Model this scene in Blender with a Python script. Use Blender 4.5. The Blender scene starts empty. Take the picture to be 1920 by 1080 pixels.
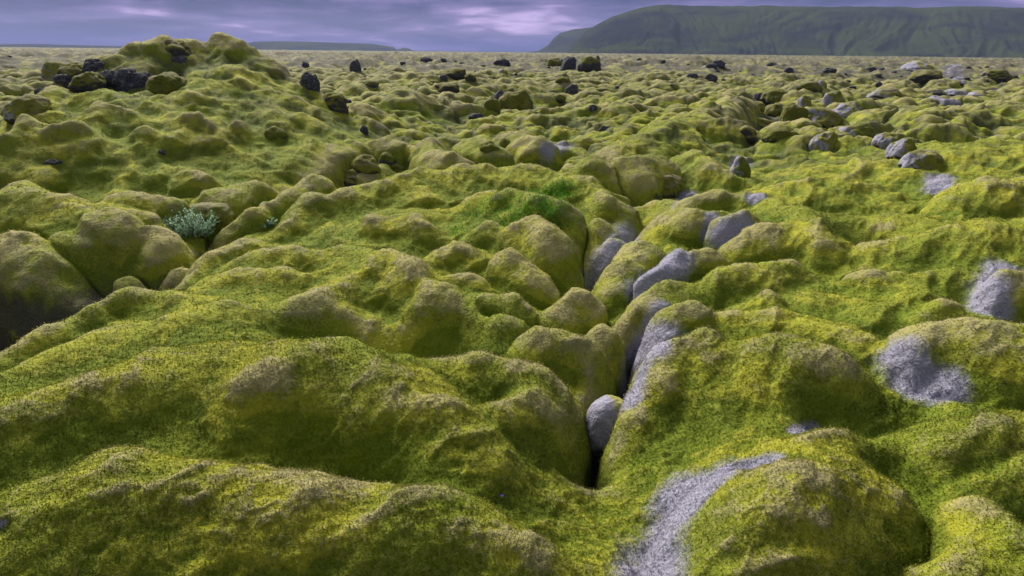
import bpy, math, random
import numpy as np
from mathutils import Matrix, Vector
Q = 1.0            # grid density
scene = bpy.context.scene
COL = scene.collection
# ------------------------------------------------------------------ camera
F = 1280.0; CAMZ = 2.0; PITCH = math.radians(19.1); ROLL = math.radians(0.6)
cam = bpy.data.cameras.new('camera'); camo = bpy.data.objects.new('camera', cam); COL.objects.link(camo)
cam.sensor_width = 36.0; cam.lens = 36.0*F/1920.0; cam.clip_start = 0.05; cam.clip_end = 60000
RM = Matrix.Rotation(math.radians(90)-PITCH, 4, 'X') @ Matrix.Rotation(ROLL, 4, 'Z')
camo.matrix_world = Matrix.Translation((0, 0, CAMZ)) @ RM
scene.camera = camo
R3 = np.array(RM.to_3x3())
# ------------------------------------------------------------------ sky, sun, exposure
SUN_EL = math.radians(42); SUN_AZ = math.radians(-26)     # azimuth from +Y, clockwise
w = bpy.data.worlds.new('World'); scene.world = w; w.use_nodes = True
wt = w.node_tree; wt.nodes.clear()
def N(t, typ, **kw):
    n = t.nodes.new(typ)
    for k, v in kw.items():
        if k == 'inp':
            for a, b in v.items(): n.inputs[a].default_value = b
        else: setattr(n, k, v)
    return n
def L(t, a, b): t.links.new(a, b)
def MATH(t, op, a, b=None, clamp=False):
    n = N(t, 'ShaderNodeMath', operation=op, use_clamp=clamp)
    for i, v in enumerate((a, b)):
        if v is None: continue
        if isinstance(v, (int, float)): n.inputs[i].default_value = v
        else: L(t, v, n.inputs[i])
    return n.outputs[0]
def MIX(t, fac, a, b, blend='MIX'):
    n = N(t, 'ShaderNodeMix', data_type='RGBA', blend_type=blend)
    for s, v in ((n.inputs[0], fac), (n.inputs[6], a), (n.inputs[7], b)):
        if isinstance(v, (int, float)): s.default_value = v
        elif isinstance(v, tuple): s.default_value = v if len(v) == 4 else v+(1,)
        else: L(t, v, s)
    return n.outputs[2]
def RAMP(t, fac, stops, interp='LINEAR'):
    n = N(t, 'ShaderNodeValToRGB'); cr = n.color_ramp; cr.interpolation = interp
    while len(cr.elements) < len(stops): cr.elements.new(0.5)
    for e, (p, c) in zip(cr.elements, stops):
        e.position = p; e.color = (c, c, c, 1) if isinstance(c, (int, float)) else c+(1,)
    L(t, fac, n.inputs[0]); return n.outputs[0]
def NOISE(t, vec, scale, detail=3, rough=0.55, dist=0.0):
    n = N(t, 'ShaderNodeTexNoise', inp={'Scale': scale, 'Detail': detail, 'Roughness': rough, 'Distortion': dist})
    L(t, vec, n.inputs['Vector']); return n.outputs[0]
def smooth(t, v, a, b):
    n = N(t, 'ShaderNodeMapRange', interpolation_type='SMOOTHSTEP', inp={'From Min': a, 'From Max': b})
    L(t, v, n.inputs['Value']); return n.outputs['Result']

tc = N(wt, 'ShaderNodeTexCoord'); sep = N(wt, 'ShaderNodeSeparateXYZ'); L(wt, tc.outputs['Generated'], sep.inputs[0])
X_, Y_, Z_ = sep.outputs
zz = MATH(wt, 'MAXIMUM', Z_, 0.0)
# cloud deck: a flat layer seen in perspective
den = MATH(wt, 'ADD', zz, 0.12)
cb = N(wt, 'ShaderNodeCombineXYZ'); az = MATH(wt, 'ARCTAN2', X_, Y_); L(wt, MATH(wt, 'MULTIPLY', az, 2.6), cb.inputs[0]); L(wt, MATH(wt, 'MULTIPLY', MATH(wt, 'POWER', zz, .8), 11.0), cb.inputs[1])
n1 = NOISE(wt, cb.outputs[0], 2.0, 4, 0.5, 0.6)
n2 = NOISE(wt, cb.outputs[0], 5.0, 4, 0.5, 0.6)
az = MATH(wt, 'ARCTAN2', X_, Y_)
def gauss(v, c, s):
    d = MATH(wt, 'DIVIDE', MATH(wt, 'SUBTRACT', v, c), s)
    return MATH(wt, 'EXPONENT', MATH(wt, 'MULTIPLY', MATH(wt, 'MULTIPLY', d, d), -1.0))
cl = MATH(wt, 'ADD', MATH(wt, 'MULTIPLY', n1, 0.65), MATH(wt, 'MULTIPLY', n2, 0.35))
glow = MATH(wt, 'MULTIPLY', gauss(az, 0.035, 0.10), gauss(Z_, 0.044, 0.026))       # thin cloud where the low sun glows through
glow2 = MATH(wt, 'MULTIPLY', gauss(az, -0.14, 0.24), gauss(Z_, 0.030, 0.026))
cl2 = MATH(wt, 'ADD', cl, MATH(wt, 'ADD', MATH(wt, 'MULTIPLY', glow, 0.17), MATH(wt, 'MULTIPLY', glow2, 0.07)))
low = RAMP(wt, cl2, [(0.40, (0.024, 0.033, 0.13)), (0.50, (0.054, 0.056, 0.180)), (0.62, (0.15, 0.118, 0.30)), (0.76, (0.60, 0.44, 0.76))])
high = RAMP(wt, cl, [(0.35, (0.18, 0.19, 0.225)), (0.65, (0.34, 0.34, 0.35))])
hz = smooth(wt, Z_, 0.012, 0.0)
lowh = MIX(wt, MATH(wt, 'MULTIPLY', smooth(wt, Z_, 0.030, 0.004), 0.6), low, (0.055, 0.075, 0.28))
skyc = MIX(wt, smooth(wt, Z_, 0.10, 0.50), lowh, high)
nish = N(wt, 'ShaderNodeTexSky', sky_type='NISHITA', sun_disc=False, sun_elevation=SUN_EL, sun_rotation=SUN_AZ)
nb = N(wt, 'ShaderNodeBackground', inp={'Strength': 0.05}); L(wt, nish.outputs[0], nb.inputs[0])
cbk = N(wt, 'ShaderNodeBackground', inp={'Strength': 0.85}); L(wt, skyc, cbk.inputs[0])
mx = N(wt, 'ShaderNodeMixShader', inp={0: 0.96}); L(wt, nb.outputs[0], mx.inputs[1]); L(wt, cbk.outputs[0], mx.inputs[2])
wo = N(wt, 'ShaderNodeOutputWorld'); L(wt, mx.outputs[0], wo.inputs[0])
sun = bpy.data.lights.new('sun', 'SUN'); sun.energy = 5.0; sun.angle = math.radians(28); sun.color = (1.0, 0.93, 0.80)
suno = bpy.data.objects.new('sun', sun); COL.objects.link(suno)
sd = Vector((math.sin(SUN_AZ)*math.cos(SUN_EL), math.cos(SUN_AZ)*math.cos(SUN_EL), math.sin(SUN_EL)))
suno.rotation_euler = sd.to_track_quat('Z', 'Y').to_euler()
scene.view_settings.view_transform = 'Standard'; scene.view_settings.look = 'None'
scene.view_settings.exposure = 0.66; scene.view_settings.gamma = 1.0
scene.cycles.volume_bounces = 0; scene.cycles.max_bounces = 5
# ------------------------------------------------------------------ noise and geometry helpers
def _grad(seed):
    r = np.random.RandomState(seed); p = r.permutation(256); p = np.concatenate([p, p, p])
    a = r.rand(256)*2*math.pi; return p, np.cos(a), np.sin(a)
_gc = {}
def perlin(x, y, seed=0):
    if seed not in _gc: _gc[seed] = _grad(seed)
    p, gx, gy = _gc[seed]
    xi = np.floor(x); yi = np.floor(y); xf = x-xi; yf = y-yi
    xi = xi.astype(np.int64) & 255; yi = yi.astype(np.int64) & 255
    u = xf*xf*xf*(xf*(xf*6-15)+10); v = yf*yf*yf*(yf*(yf*6-15)+10)
    def g(ix, iy, dx, dy):
        h = p[p[ix & 255]+(iy & 255)]; return gx[h]*dx+gy[h]*dy
    a = g(xi, yi, xf, yf); b = g(xi+1, yi, xf-1, yf); c = g(xi, yi+1, xf, yf-1); d = g(xi+1, yi+1, xf-1, yf-1)
    return (a+u*(b-a) + v*((c+u*(d-c))-(a+u*(b-a))))*1.5
def fbm(x, y, seed, octv=4, rough=0.5):
    s = 0; a = 1.0; t = 0
    for i in range(octv):
        s = s+a*perlin(x*2**i+i*17.3, y*2**i-i*9.1, seed+i); t += a; a *= rough
    return s/t
def perlin3(x, y, z, seed=0):
    r = np.random.RandomState(seed+900); p = r.permutation(256); p = np.concatenate([p, p, p]); gv = r.normal(size=(256, 3)); gv /= np.linalg.norm(gv, axis=1)[:, None]
    gx, gy, gz = gv.T.copy()
    fi = [np.floor(v) for v in (x, y, z)]; f = [v-i for v, i in zip((x, y, z), fi)]; I = [i.astype(np.int64) & 255 for i in fi]
    u, v, w_ = [q*q*q*(q*(q*6-15)+10) for q in f]
    def g(a, b, c):
        h = p[p[p[(I[0]+a) & 255]+((I[1]+b) & 255)]+((I[2]+c) & 255)]; return gx[h]*(f[0]-a)+gy[h]*(f[1]-b)+gz[h]*(f[2]-c)
    def lx(b, c): q = g(0, b, c); return q+u*(g(1, b, c)-q)
    def ly(c): q = lx(0, c); return q+v*(lx(1, c)-q)
    q = ly(0); return (q+w_*(ly(1)-q))*1.6
def fbm3(x, y, z, seed, octv=3, rough=.5):
    s = 0; a = 1.; t = 0
    for i in range(octv): s = s+a*perlin3(x*2**i+i*7.7, y*2**i-i*5.1, z*2**i+i*3.3, seed+i); t += a; a *= rough
    return s/t
def worley(x, y, seed):
    r = np.random.RandomState(seed); ox = r.rand(256, 256)*0.8+0.1; oy = r.rand(256, 256)*0.8+0.1; hv = r.rand(256, 256)
    xi = np.floor(x).astype(np.int64); yi = np.floor(y).astype(np.int64)
    f1 = np.full(x.shape, 9.0); f2 = np.full(x.shape, 9.0); hh = np.zeros(x.shape)
    for dx in (-1, 0, 1):
        for dy in (-1, 0, 1):
            a = (xi+dx) & 255; b = (yi+dy) & 255
            d = np.hypot(xi+dx+ox[a, b]-x, yi+dy+oy[a, b]-y)
            m = d < f1; f2 = np.where(m, f1, np.minimum(f2, d)); hh = np.where(m, hv[a, b], hh); f1 = np.where(m, d, f1)
    return f1, f2, hh
def sstep(x, a, b):
    t = np.clip((x-a)/(b-a), 0, 1); return t*t*(3-2*t)
def smax(a, b, k):
    h = np.clip(k-np.abs(a-b), 0, None)/k; return np.maximum(a, b)+h*h*k*0.25
def ray(px, py):
    d = R3 @ np.array([(px-960)/F, -(py-540)/F, -1.0]); return d/np.linalg.norm(d)
def pt(px, py, z):          # the place at height z that the photograph shows at (px, py)
    d = ray(px, py); t = (z-CAMZ)/d[2]; return d[0]*t, d[1]*t, t
def cap_dist(X, Y, P):      # distance to a polyline with values carried along; P rows (x, y, z, r)
    best = None
    segs = [(P[0], P[0])] if len(P) == 1 else list(zip(P[:-1], P[1:]))
    for a, b in segs:
        dx, dy = b[0]-a[0], b[1]-a[1]; l2 = dx*dx+dy*dy
        t = np.zeros(X.shape) if l2 < 1e-9 else np.clip(((X-a[0])*dx+(Y-a[1])*dy)/l2, 0, 1)
        d = np.hypot(X-a[0]-t*dx, Y-a[1]-t*dy); zc = a[2]+t*(b[2]-a[2]); r = a[3]+t*(b[3]-a[3])
        q = d/r
        if best is None: best = [q, zc, r]
        else:
            m = q < best[0]; best = [np.where(m, q, best[0]), np.where(m, zc, best[1]), np.where(m, r, best[2])]
    return best
# ------------------------------------------------------------------ the lie of the land
# each ridge: profile ('s' soft swell, 'p' round pillow), skirt depth, blend, crest points (px, py, crest height, radius in px)
RIDGES = [
 # --- foreground, left of the middle crevice
 ('s', .75, .30, [(0,820,-.16,520),(350,800,-.14,520),(650,800,-.14,420)]),
 ('s', .60, .25, [(300,620,-.14,260),(560,560,-.12,260),(800,520,-.08,220)]),
 ('s', .48, .20, [(-60,1010,.12,330),(110,965,.16,320),(255,916,.22,300),(430,945,.18,290),(620,955,.16,290),(820,975,.12,280),(960,1030,.06,230)]),
 ('s', .48, .16, [(640,672,.24,230),(760,715,.20,220),(850,780,.12,200),(905,850,.02,180)]),
 ('s', .32, .14, [(640,672,.25,150),(560,692,.22,160),(470,735,.18,170),(380,765,.10,170)]),
 ('s', .20, .12, [(640,672,.20,110),(540,665,.19,120),(400,680,.17,160),(250,720,.13,180),(100,775,.06,190),(-40,830,.0,190)]),
 ('s', .24, .14, [(300,562,.10,130),(420,590,.10,110),(330,620,.10,120),(180,660,.04,130),(20,720,-.02,140)]),
 ('p', .42, .10, [(310,562,.12,60),(235,560,.10,56),(170,590,.04,56),(90,635,-.02,56),(0,672,-.04,60)]),
 ('s', .24, .06, [(480,575,.12,100),(600,560,.10,90),(640,520,.10,90)]),
 ('s', .38, .08, [(722,478,.24,130),(770,500,.20,120),(820,545,.10,110),(880,583,.05,90),(950,600,.02,80)]),
 ('s', .22, .05, [(500,480,.10,110),(600,470,.13,100),(690,478,.16,100)]),
 ('s', .18, .05, [(430,520,.08,90),(520,520,.08,90)]),
 ('p', .52, .10, [(1000,690,.10,110),(900,680,.08,110),(780,672,.06,90)]),
 ('p', .62, .10, [(1005,740,.05,108),(960,760,.05,110)]),
 ('s', .30, .08, [(1010,625,.04,90),(1080,640,-.02,90)]),
 ('s', .50, .12, [(1130,620,-.05,90),(1190,600,.0,90),(1260,560,.05,90)]),
 # --- centre, behind
 ('s', .60, .20, [(560,430,-.05,200),(760,420,.02,260),(980,420,.02,220)]),
 ('s', .30, .06, [(890,565,.0,100),(960,560,.0,90)]),
 ('p', .40, .06, [(965,472,.20,62),(985,500,.12,56)]),
 ('s', .20, .05, [(870,462,.16,70),(820,470,.14,70)]),
 ('s', .22, .05, [(880,520,.10,80),(800,520,.10,60)]),
 ('p', .26, .06, [(1082,545,.06,52),(1050,560,.02,50)]),
 ('s', .40, .08, [(1000,372,.34,110),(930,365,.28,120),(1050,380,.28,80)]),
 ('p', .55, .08, [(1000,412,.26,78),(1030,440,.18,64),(930,420,.20,80)]),
 ('p', .55, .06, [(1142,402,.16,58),(1135,425,.10,60)]),
 ('s', .34, .08, [(700,345,.30,110),(800,325,.30,120),(900,318,.30,120),(1000,318,.30,110),(1070,335,.24,90),(1130,370,.12,70)]),
 ('p', .42, .08, [(645,362,.26,62),(590,380,.18,60),(545,410,.08,50)]),
 ('p', .36, .06, [(735,340,.28,60),(775,350,.26,60)]),
 ('s', .24, .05, [(700,408,.18,75),(760,402,.20,75),(800,420,.14,60)]),
 ('s', .18, .05, [(480,450,.05,80),(400,480,.0,60),(350,510,-.05,50)]),
 # --- right of the crevice, mid
 ('s', .70, .25, [(1350,560,-.06,210),(1600,600,-.06,340),(1850,620,-.03,340)]),
 ('s', .60, .20, [(1500,760,-.10,300),(1750,820,-.12,300),(1950,800,-.10,300)]),
 ('p', .60, .06, [(1205,452,.22,62),(1180,490,.14,64),(1165,530,.02,56)]),
 ('p', .50, .06, [(1330,472,.24,52),(1270,480,.22,50),(1225,515,.12,44)]),
 ('s', .36, .10, [(1180,590,-.02,70),(1260,545,.08,90),(1380,520,.12,120),(1480,500,.12,120)]),
 ('p', .55, .08, [(1300,565,.20,74),(1268,585,.12,62),(1262,620,.02,54)]),
 ('s', .26, .08, [(1380,590,.12,110),(1520,600,.10,140),(1620,640,.08,140)]),
 ('p', .85, .10, [(1320,630,.22,100),(1270,650,.16,90),(1250,720,.0,96),(1210,800,-.20,96),(1180,860,-.34,90)]),
 ('s', .40, .12, [(1340,640,.22,180),(1480,660,.20,200),(1560,700,.16,200),(1440,720,.10,220)]),
 ('p', .26, .06, [(1445,556,.14,58),(1430,562,.12,54)]),
 ('p', .60, .10, [(1590,870,.16,180),(1480,890,.22,190),(1440,960,.14,200),(1420,1040,.02,200)]),
 ('s', .20, .08, [(1500,820,.16,120),(1600,810,.16,120)]),
 ('s', .26, .08, [(1700,830,.14,120),(1840,810,.14,140),(1940,790,.14,120)]),
 ('s', .34, .08, [(1830,950,.10,150),(1900,1030,.06,200),(1780,1060,.0,160)]),
 ('s', .30, .06, [(1930,860,.12,80),(1840,900,.06,80),(1760,930,.0,70)]),
 ('s', .40, .12, [(1300,420,.06,120),(1500,420,.12,220),(1750,430,.16,260),(1940,430,.2,220)]),
 ('p', .40, .06, [(1260,400,.12,44),(1310,400,.22,44),(1360,398,.22,40)]),
 ('p', .42, .06, [(1400,400,.26,46),(1362,412,.22,42)]),
 ('p', .36, .06, [(1500,420,.26,80),(1440,425,.24,60),(1395,440,.16,44)]),
 ('p', .40, .06, [(1470,362,.24,80),(1420,372,.20,60),(1340,368,.20,50),(1300,375,.16,40)]),
 ('p', .50, .08, [(1450,385,.22,70),(1510,410,.24,70),(1555,450,.18,60)]),
 ('s', .30, .06, [(1500,350,.26,120),(1580,340,.26,130),(1650,360,.2,120)]),
 ('s', .26, .06, [(1680,450,.18,110),(1800,440,.26,140),(1920,420,.34,140)]),
 ('s', .26, .06, [(1700,530,.14,120),(1640,520,.12,70),(1810,520,.14,120)]),
 ('p', .42, .06, [(1800,372,.34,60),(1870,350,.42,90),(1930,340,.46,90)]),
 ('s', .24, .05, [(1650,300,.26,90),(1800,290,.4,130),(1930,270,.5,140)]),
 ('p', .50, .06, [(1760,612,.30,92),(1860,612,.34,110),(1960,620,.34,110)]),
 ('p', .44, .06, [(1905,512,.28,56),(1960,505,.3,70)]),
 ('s', .24, .06, [(1790,572,.16,70),(1740,590,.14,60)]),
 # --- the bright slope going to the right background
 ('s', .80, .20, [(1100,300,.2,130),(1250,240,.4,110),(1340,200,.5,90),(1390,175,.5,60)]),
 ('p', .70, .08, [(1110,287,.42,62),(1180,285,.42,66),(1240,292,.30,50)]),
 ('s', .40, .08, [(1300,290,.2,90),(1340,310,.12,70)]),
 ('p', .36, .06, [(1210,355,.06,40),(1250,370,.04,48)]),
 # --- left mass
 ('s', .70, .20, [(-60,390,.0,120),(120,390,.0,110),(260,400,.0,90)]),
 ('p', 1.6, .08, [(-100,440,-.02,110),(30,438,-.02,104),(90,462,-.08,96),(130,488,-.16,80)]),
 ('p', .50, .06, [(20,345,.28,80),(110,375,.18,66),(160,405,.08,46)]),
 ('p', .50, .05, [(130,425,.02,60),(190,438,-.04,56)]),
 ('p', .55, .05, [(190,392,.20,60),(270,405,.14,48),(300,430,.06,42)]),
 ('p', .48, .04, [(318,445,.0,34),(302,462,-.06,30)]),
 ('p', .50, .04, [(262,466,-.06,26),(240,450,.0,30)]),
 ('p', .26, .04, [(260,500,-.25,56),(220,520,-.26,50)]),
 ('p', .35, .04, [(125,596,-1.0,46),(100,604,-1.05,40)]),
 ('p', .25, .04, [(30,622,-1.1,46)]),
 ('s', .36, .06, [(240,365,.12,80),(320,372,.06,60)]),
 ('p', .60, .05, [(580,322,.28,50),(530,338,.22,52),(470,372,.08,44),(425,392,.0,38)]),
 ('p', .26, .04, [(420,352,.10,56),(480,345,.12,46)]),
 ('s', .26, .05, [(480,300,.14,90),(620,290,.14,70)]),
 # --- mid left lumps
 ('p', .36, .05, [(90,318,.20,48)]), ('p', .30, .05, [(170,322,.14,40),(210,318,.12,34)]),
 ('p', .36, .05, [(250,308,.22,50),(320,305,.2,40)]), ('p', .30, .05, [(360,322,.16,44),(390,335,.08,30)]),
 ('p', .34, .05, [(30,300,.26,50)]), ('p', .45, .05, [(250,262,.42,34),(215,270,.4,30)]),
 ('p', .60, .06, [(190,212,.66,58),(240,222,.60,46)]),
 ('s', .50, .08, [(60,230,.45,70),(140,240,.5,90),(60,270,.35,90)]),
 ('s', .30, .06, [(120,290,.2,70),(420,290,.15,80)]),
 ('p', .60, .06, [(355,222,.60,40),(372,238,.48,34)]),
 ('p', .34, .05, [(310,295,.14,30),(350,298,.14,34),(410,302,.14,44)]),
 ('p', .36, .05, [(560,262,.3,50),(610,255,.3,40)]), ('p', .4, .05, [(730,252,.4,40),(690,262,.3,30)]),
 ('p', .4, .05, [(640,215,.5,36),(690,225,.5,30)]), ('p', .3, .05, [(800,262,.3,34),(850,290,.2,40)]),
 ('p', .3, .05, [(920,270,.3,30),(880,262,.3,26)]), ('p', .3, .05, [(970,245,.35,40),(1010,262,.3,30)]),
 # --- the knoll on the left (height None: crest lies at the given distance instead)
 ('s', 1.1, .40, [(230,160,None,150,17.3),(420,140,None,190,17.3),(520,180,None,170,16.5)]),
 ('s', .8, .30, [(390,145,None,150,16.4),(370,185,None,170,15.2),(350,222,None,180,14.2)]), ('s', .8, .30, [(460,150,None,130,16.4),(520,200,None,150,15)]),
 ('s', .8, .30, [(100,165,None,110,16.6),(160,168,None,110,16.4)]),
 ('s', .8, .30, [(240,185,None,130,15.6),(230,215,None,150,14.8)]),
 ('s', 1.2, .20, [(120,146,None,80,17.6),(180,124,None,100,17.8),(235,109,None,110,18),(290,95,None,100,18),(340,99,None,50,18)]),
 ('p', .35, .22, [(262,86,None,44,17.7),(310,82,None,42,17.7),(338,85,None,20,17.7)]), ('p', .35, .22, [(205,110,None,34,17.4)]), ('p', .35, .2, [(265,116,None,40,16.9)]),
 ('s', 1.2, .20, [(380,107,None,60,17.8),(412,91,None,110,17.8),(440,99,None,100,17.7),(490,121,None,90,17.3),(540,151,None,80,17),(600,184,None,70,16.4)]),
 ('p', .35, .22, [(400,82,None,48,17.7),(432,86,None,42,17.7)]), ('p', .3, .2, [(450,106,None,36,17.2)]),
 ('s', .26, .10, [(190,200,None,47,14.3),(240,208,None,39,14.2)]), ('s', .26, .10, [(355,212,None,41,13.5),(375,226,None,31,13.4)]), ('s', .24, .10, [(300,190,None,36,15.0)]), ('s', .24, .10, [(430,200,None,33,14.5)]),
 ('s', .24, .10, [(520,208,None,36,14.3)]), ('s', .26, .10, [(110,188,None,39,15.8)]), ('s', .24, .10, [(50,222,None,39,13.9)]), ('s', .24, .10, [(560,182,None,36,15.5)]), ('s', .22, .10, [(270,168,None,32,15.7)]), ('s', .24, .10, [(150,235,None,36,13.5),(100,240,None,32,13.5)]), ('s', .24, .10, [(450,232,None,36,13.7)]), ('s', .24, .10, [(260,240,None,36,13.3)]),
 ('p', .45, .06, [(310,148,None,32,16.2),(340,150,None,28,16.2)]), ('p', .35, .06, [(440,140,None,34,16.2)]), ('p', .35, .06, [(400,170,None,34,15.6)]), ('p', .35, .06, [(480,175,None,30,15.4)]),
]
CREV = [ # crevices: depth, width px (half), path (px, py)
 (1.4, 130, [(-80,608),(60,606),(140,595),(190,560)], -.55), (.6, 34, [(215,530),(300,495),(345,470),(420,425),(520,400),(620,352),(660,345)]),
 (.55, 40, [(1104,858),(1120,800),(1150,745),(1180,690),(1195,650)]),
 (.5, 40, [(1100,545),(1095,500)]), (.6, 34, [(1095,520),(1120,480),(1215,440),(1225,410),(1190,385),(1130,350),(1105,340)]),
 (.45, 40, [(1618,500)]), (.9, 36, [(1392,270),(1415,248),(1440,222),(1455,203),(1430,186),(1405,172)]),
 (.18, 95, [(-40,935),(120,885),(330,862),(560,885),(700,905)], -.1), (.26, 62, [(600,645),(720,642),(850,628)], -.1), (.22, 60, [(1655,900),(1690,1000)], -.05), (.2, 60, [(1560,800),(1680,770)], -.05), (.2, 30, [(1700,735),(1750,765)]),
 (.5, 24, [(710,275),(735,262)]), (.4, 20, [(620,350),(650,335),(720,315)]), (.5, 26, [(275,260),(285,290)]),
]
CR = []
for dep, wpx, path, *zf in CREV:
    P = []
    for (px, py) in path:
        x, y, t = pt(px, py, zf[0] if zf else -.25); P.append((x, y, 0., wpx*t/F))
    CR.append((dep, P))
RD = []
for kind, H, k, pts in RIDGES:
    P = []
    for (px, py, z, r, *dd) in pts:
        if z is None: dv = ray(px, py)*dd[0]; x, y, z, t = dv[0], dv[1], CAMZ+dv[2], dd[0]
        else: x, y, t = pt(px, py, z)
        rm = r*t/F
        if kind == 'p': y2 = y; P.append((x, y2, z, rm))
        else: P.append((x, y, z, rm))
    RD.append((kind, H, k, P))
def base_height(X, Y):
    D = np.hypot(X, Y)
    far = sstep(D, 9, 22)
    z = -.42+fbm(X/5.0, Y/5.0, 3, 3)*.22
    # pillow lava field: rounded lumps with dark joints
    wx = X+fbm(X/1.3, Y/1.3, 11, 2)*.45; wy = Y+fbm(X/1.3+9, Y/1.3, 12, 2)*.45
    f1, f2, hh = worley((wx*.9+wy*.44)/2.1, (wy*.9-wx*.44)/1.25, 5)
    e = np.clip((f2-f1)/.55, 0, 1)
    pil = sstep(e, -.15, 1.1)**.8*(.20+.32*hh)
    near = 1-sstep(D, 7, 12)
    z = z+pil*(.48-.12*near)+far*fbm(X/1.6, Y/1.3, 25, 3)*.14
    # long swells far out
    z = z+far*(fbm((X*.9+Y*.44)/9.0+4, (Y*.9-X*.44)/5.0, 21, 4, .55)*1.25+.15)
    ff = sstep(D, 45, 90)
    z = z*(1-ff)+ff*(fbm(X/7., Y/7., 31, 5, .62)*1.9+fbm(X/60., Y/60., 33, 3)*.8+.55)
    z = z-sstep(D, 400, 3000)*2.0
    return z
def height(X, Y, fine=True):
    shp = X.shape; X = X.ravel(); Y = Y.ravel()
    z = base_height(X, Y)
    wx = X+fbm(X/.8, Y/.8, 41, 3)*.10+fbm(X/2.2, Y/2.2, 45, 2)*.10; wy = Y+fbm(X/.8+31, Y/.8, 42, 3)*.10+fbm(X/2.2+7, Y/2.2, 46, 2)*.10
    D = np.hypot(X, Y); wk = np.clip(D/8, .6, 2.0); wx = X+(wx-X)*wk; wy = Y+(wy-Y)*wk
    for soft in ('s', 'c', 'p', 'v'):
        if soft == 'c':
            for dep, P in CR:
                A = np.array(P); m = 3*A[:, 3].max()
                i = np.nonzero((X > A[:, 0].min()-m) & (X < A[:, 0].max()+m) & (Y > A[:, 1].min()-m) & (Y < A[:, 1].max()+m))[0]
                if not len(i): continue
                q, _, _ = cap_dist(wx[i], wy[i], P)
                z[i] -= dep*np.exp(-(q/1.0)**3)
            continue
        if soft == 'v':
            for dep, P in CR[:5]:
                A = np.array(P); m = 3*A[:, 3].max()
                i = np.nonzero((X > A[:, 0].min()-m) & (X < A[:, 0].max()+m) & (Y > A[:, 1].min()-m) & (Y < A[:, 1].max()+m))[0]
                if len(i): q, _, _ = cap_dist(wx[i], wy[i], P); z[i] -= .45*dep*np.exp(-(q/.8)**2)
            continue
        for kind, H, k, P in RD:
            if kind != soft: continue
            A = np.array(P); m = A[:, 3].max()*1.3+.5
            i = np.nonzero((X > A[:, 0].min()-m) & (X < A[:, 0].max()+m) & (Y > A[:, 1].min()-m) & (Y < A[:, 1].max()+m))[0]
            if not len(i): continue
            for sg in ([P] if len(P) == 1 else [[a, b] for a, b in zip(P[:-1], P[1:])]):
                q, zc, r = cap_dist(wx[i], wy[i], sg)
                if kind == 's': g = np.where(q < 1, .5-.5*np.cos(math.pi*np.minimum(q, 1)), 1.0+(q-1)*1.5)
                else: g = .6*np.where(q < .95, 1-np.sqrt(np.clip(1-q*q, 0, 1)), .688+(q-.95)*3.2)+.4*np.where(q < 1, .5-.5*np.cos(math.pi*np.minimum(q, 1)), 1.0+(q-1)*1.5)
                z[i] = smax(z[i], zc-H*g, k*2.1)
    return z.reshape(shp)
# ------------------------------------------------------------------ ground grid: fine in front, coarse all around
azf = np.radians(np.arange(-50, 50.001, .084/Q)); azc = np.radians(np.concatenate([np.arange(-180, -50.5, 3.0), []])); azd = np.radians(np.arange(52, 181, 3.0)); azd[-1] = math.pi
AZ = np.concatenate([azc, azf, azd])
rs = [.55]
while rs[-1] < 4200:
    r = rs[-1]; st = .0030 if r < 70 else (.006 if r < 200 else .03)
    if r < 1.3: st = .01
    rs.append(r*(1+st/Q))
RR = np.array(rs)
A2, R2 = np.meshgrid(AZ, RR)
GX = np.sin(A2)*R2; GY = np.cos(A2)*R2
GZ = height(GX, GY)
# drapes, hummocks and fuzz of the moss cushion stand out along the surface normal
def grid_normals(P):
    a = np.gradient(P, axis=1); b = np.gradient(P, axis=0); n = np.cross(a, b); n /= np.linalg.norm(n, axis=2)[..., None]+1e-12
    return n*np.sign(n[..., 2:3]+1e-9)
def blur(Z, n):
    k = Z
    for ax in (0, 1):
        c = np.cumsum(np.concatenate([np.repeat(np.take(k, [0], ax), n+1, ax), k, np.repeat(np.take(k, [-1], ax), n, ax)], ax), ax)
        L_ = k.shape[ax]; k = (np.take(c, range(2*n+1, 2*n+1+L_), ax)-np.take(c, range(0, L_), ax))/(2*n+1)
    return k
GP3 = np.stack([GX, GY, GZ], -1); NN = grid_normals(np.stack([GX, GY, blur(blur(GZ, int(5*Q)), int(4*Q))], -1))
kk = int((np.array(rs) < 70).sum())
Xs, Ys, Zs, Ds = GX[:kk], GY[:kk], GZ[:kk], R2[:kk]; ns = NN[:kk]
aa = np.sqrt(np.clip(Ds/4.5, .8, 4.0))
sk = Xs*.9+Ys*.44; sl = -Xs*.44+Ys*.9; nf_ = .75+.25*sstep(Ds, 3.5, 8)
f = fbm3(sk/.55/aa, sl/.36/aa, Zs/.45/aa, 51, 2, .5)
hum = (.5-np.abs(f)*1.7)*.075*aa*nf_
f = fbm3(sk/.25/aa, sl/.16/aa, Zs/.2/aa, 61, 3, .55)
hum = hum+(.35-np.abs(f))*(.042+.018*sstep(Ds, 4, 8))*aa*sstep(Ds, 60, 20)
hum = hum+fbm(Xs/.75+3, Ys/.6, 68, 2)*.055*sstep(Ds, 3, 5)*sstep(Ds, 30, 15)
hum = hum+fbm3(Xs/.065, Ys/.05, Zs/.05, 66, 2)*.008*sstep(Ds, 14, 6)
hum = hum+fbm(Xs/.018+Zs*20, Ys/.018+Zs*31, 71, 2, .6)*.0035*sstep(Ds, 8, 4)
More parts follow.
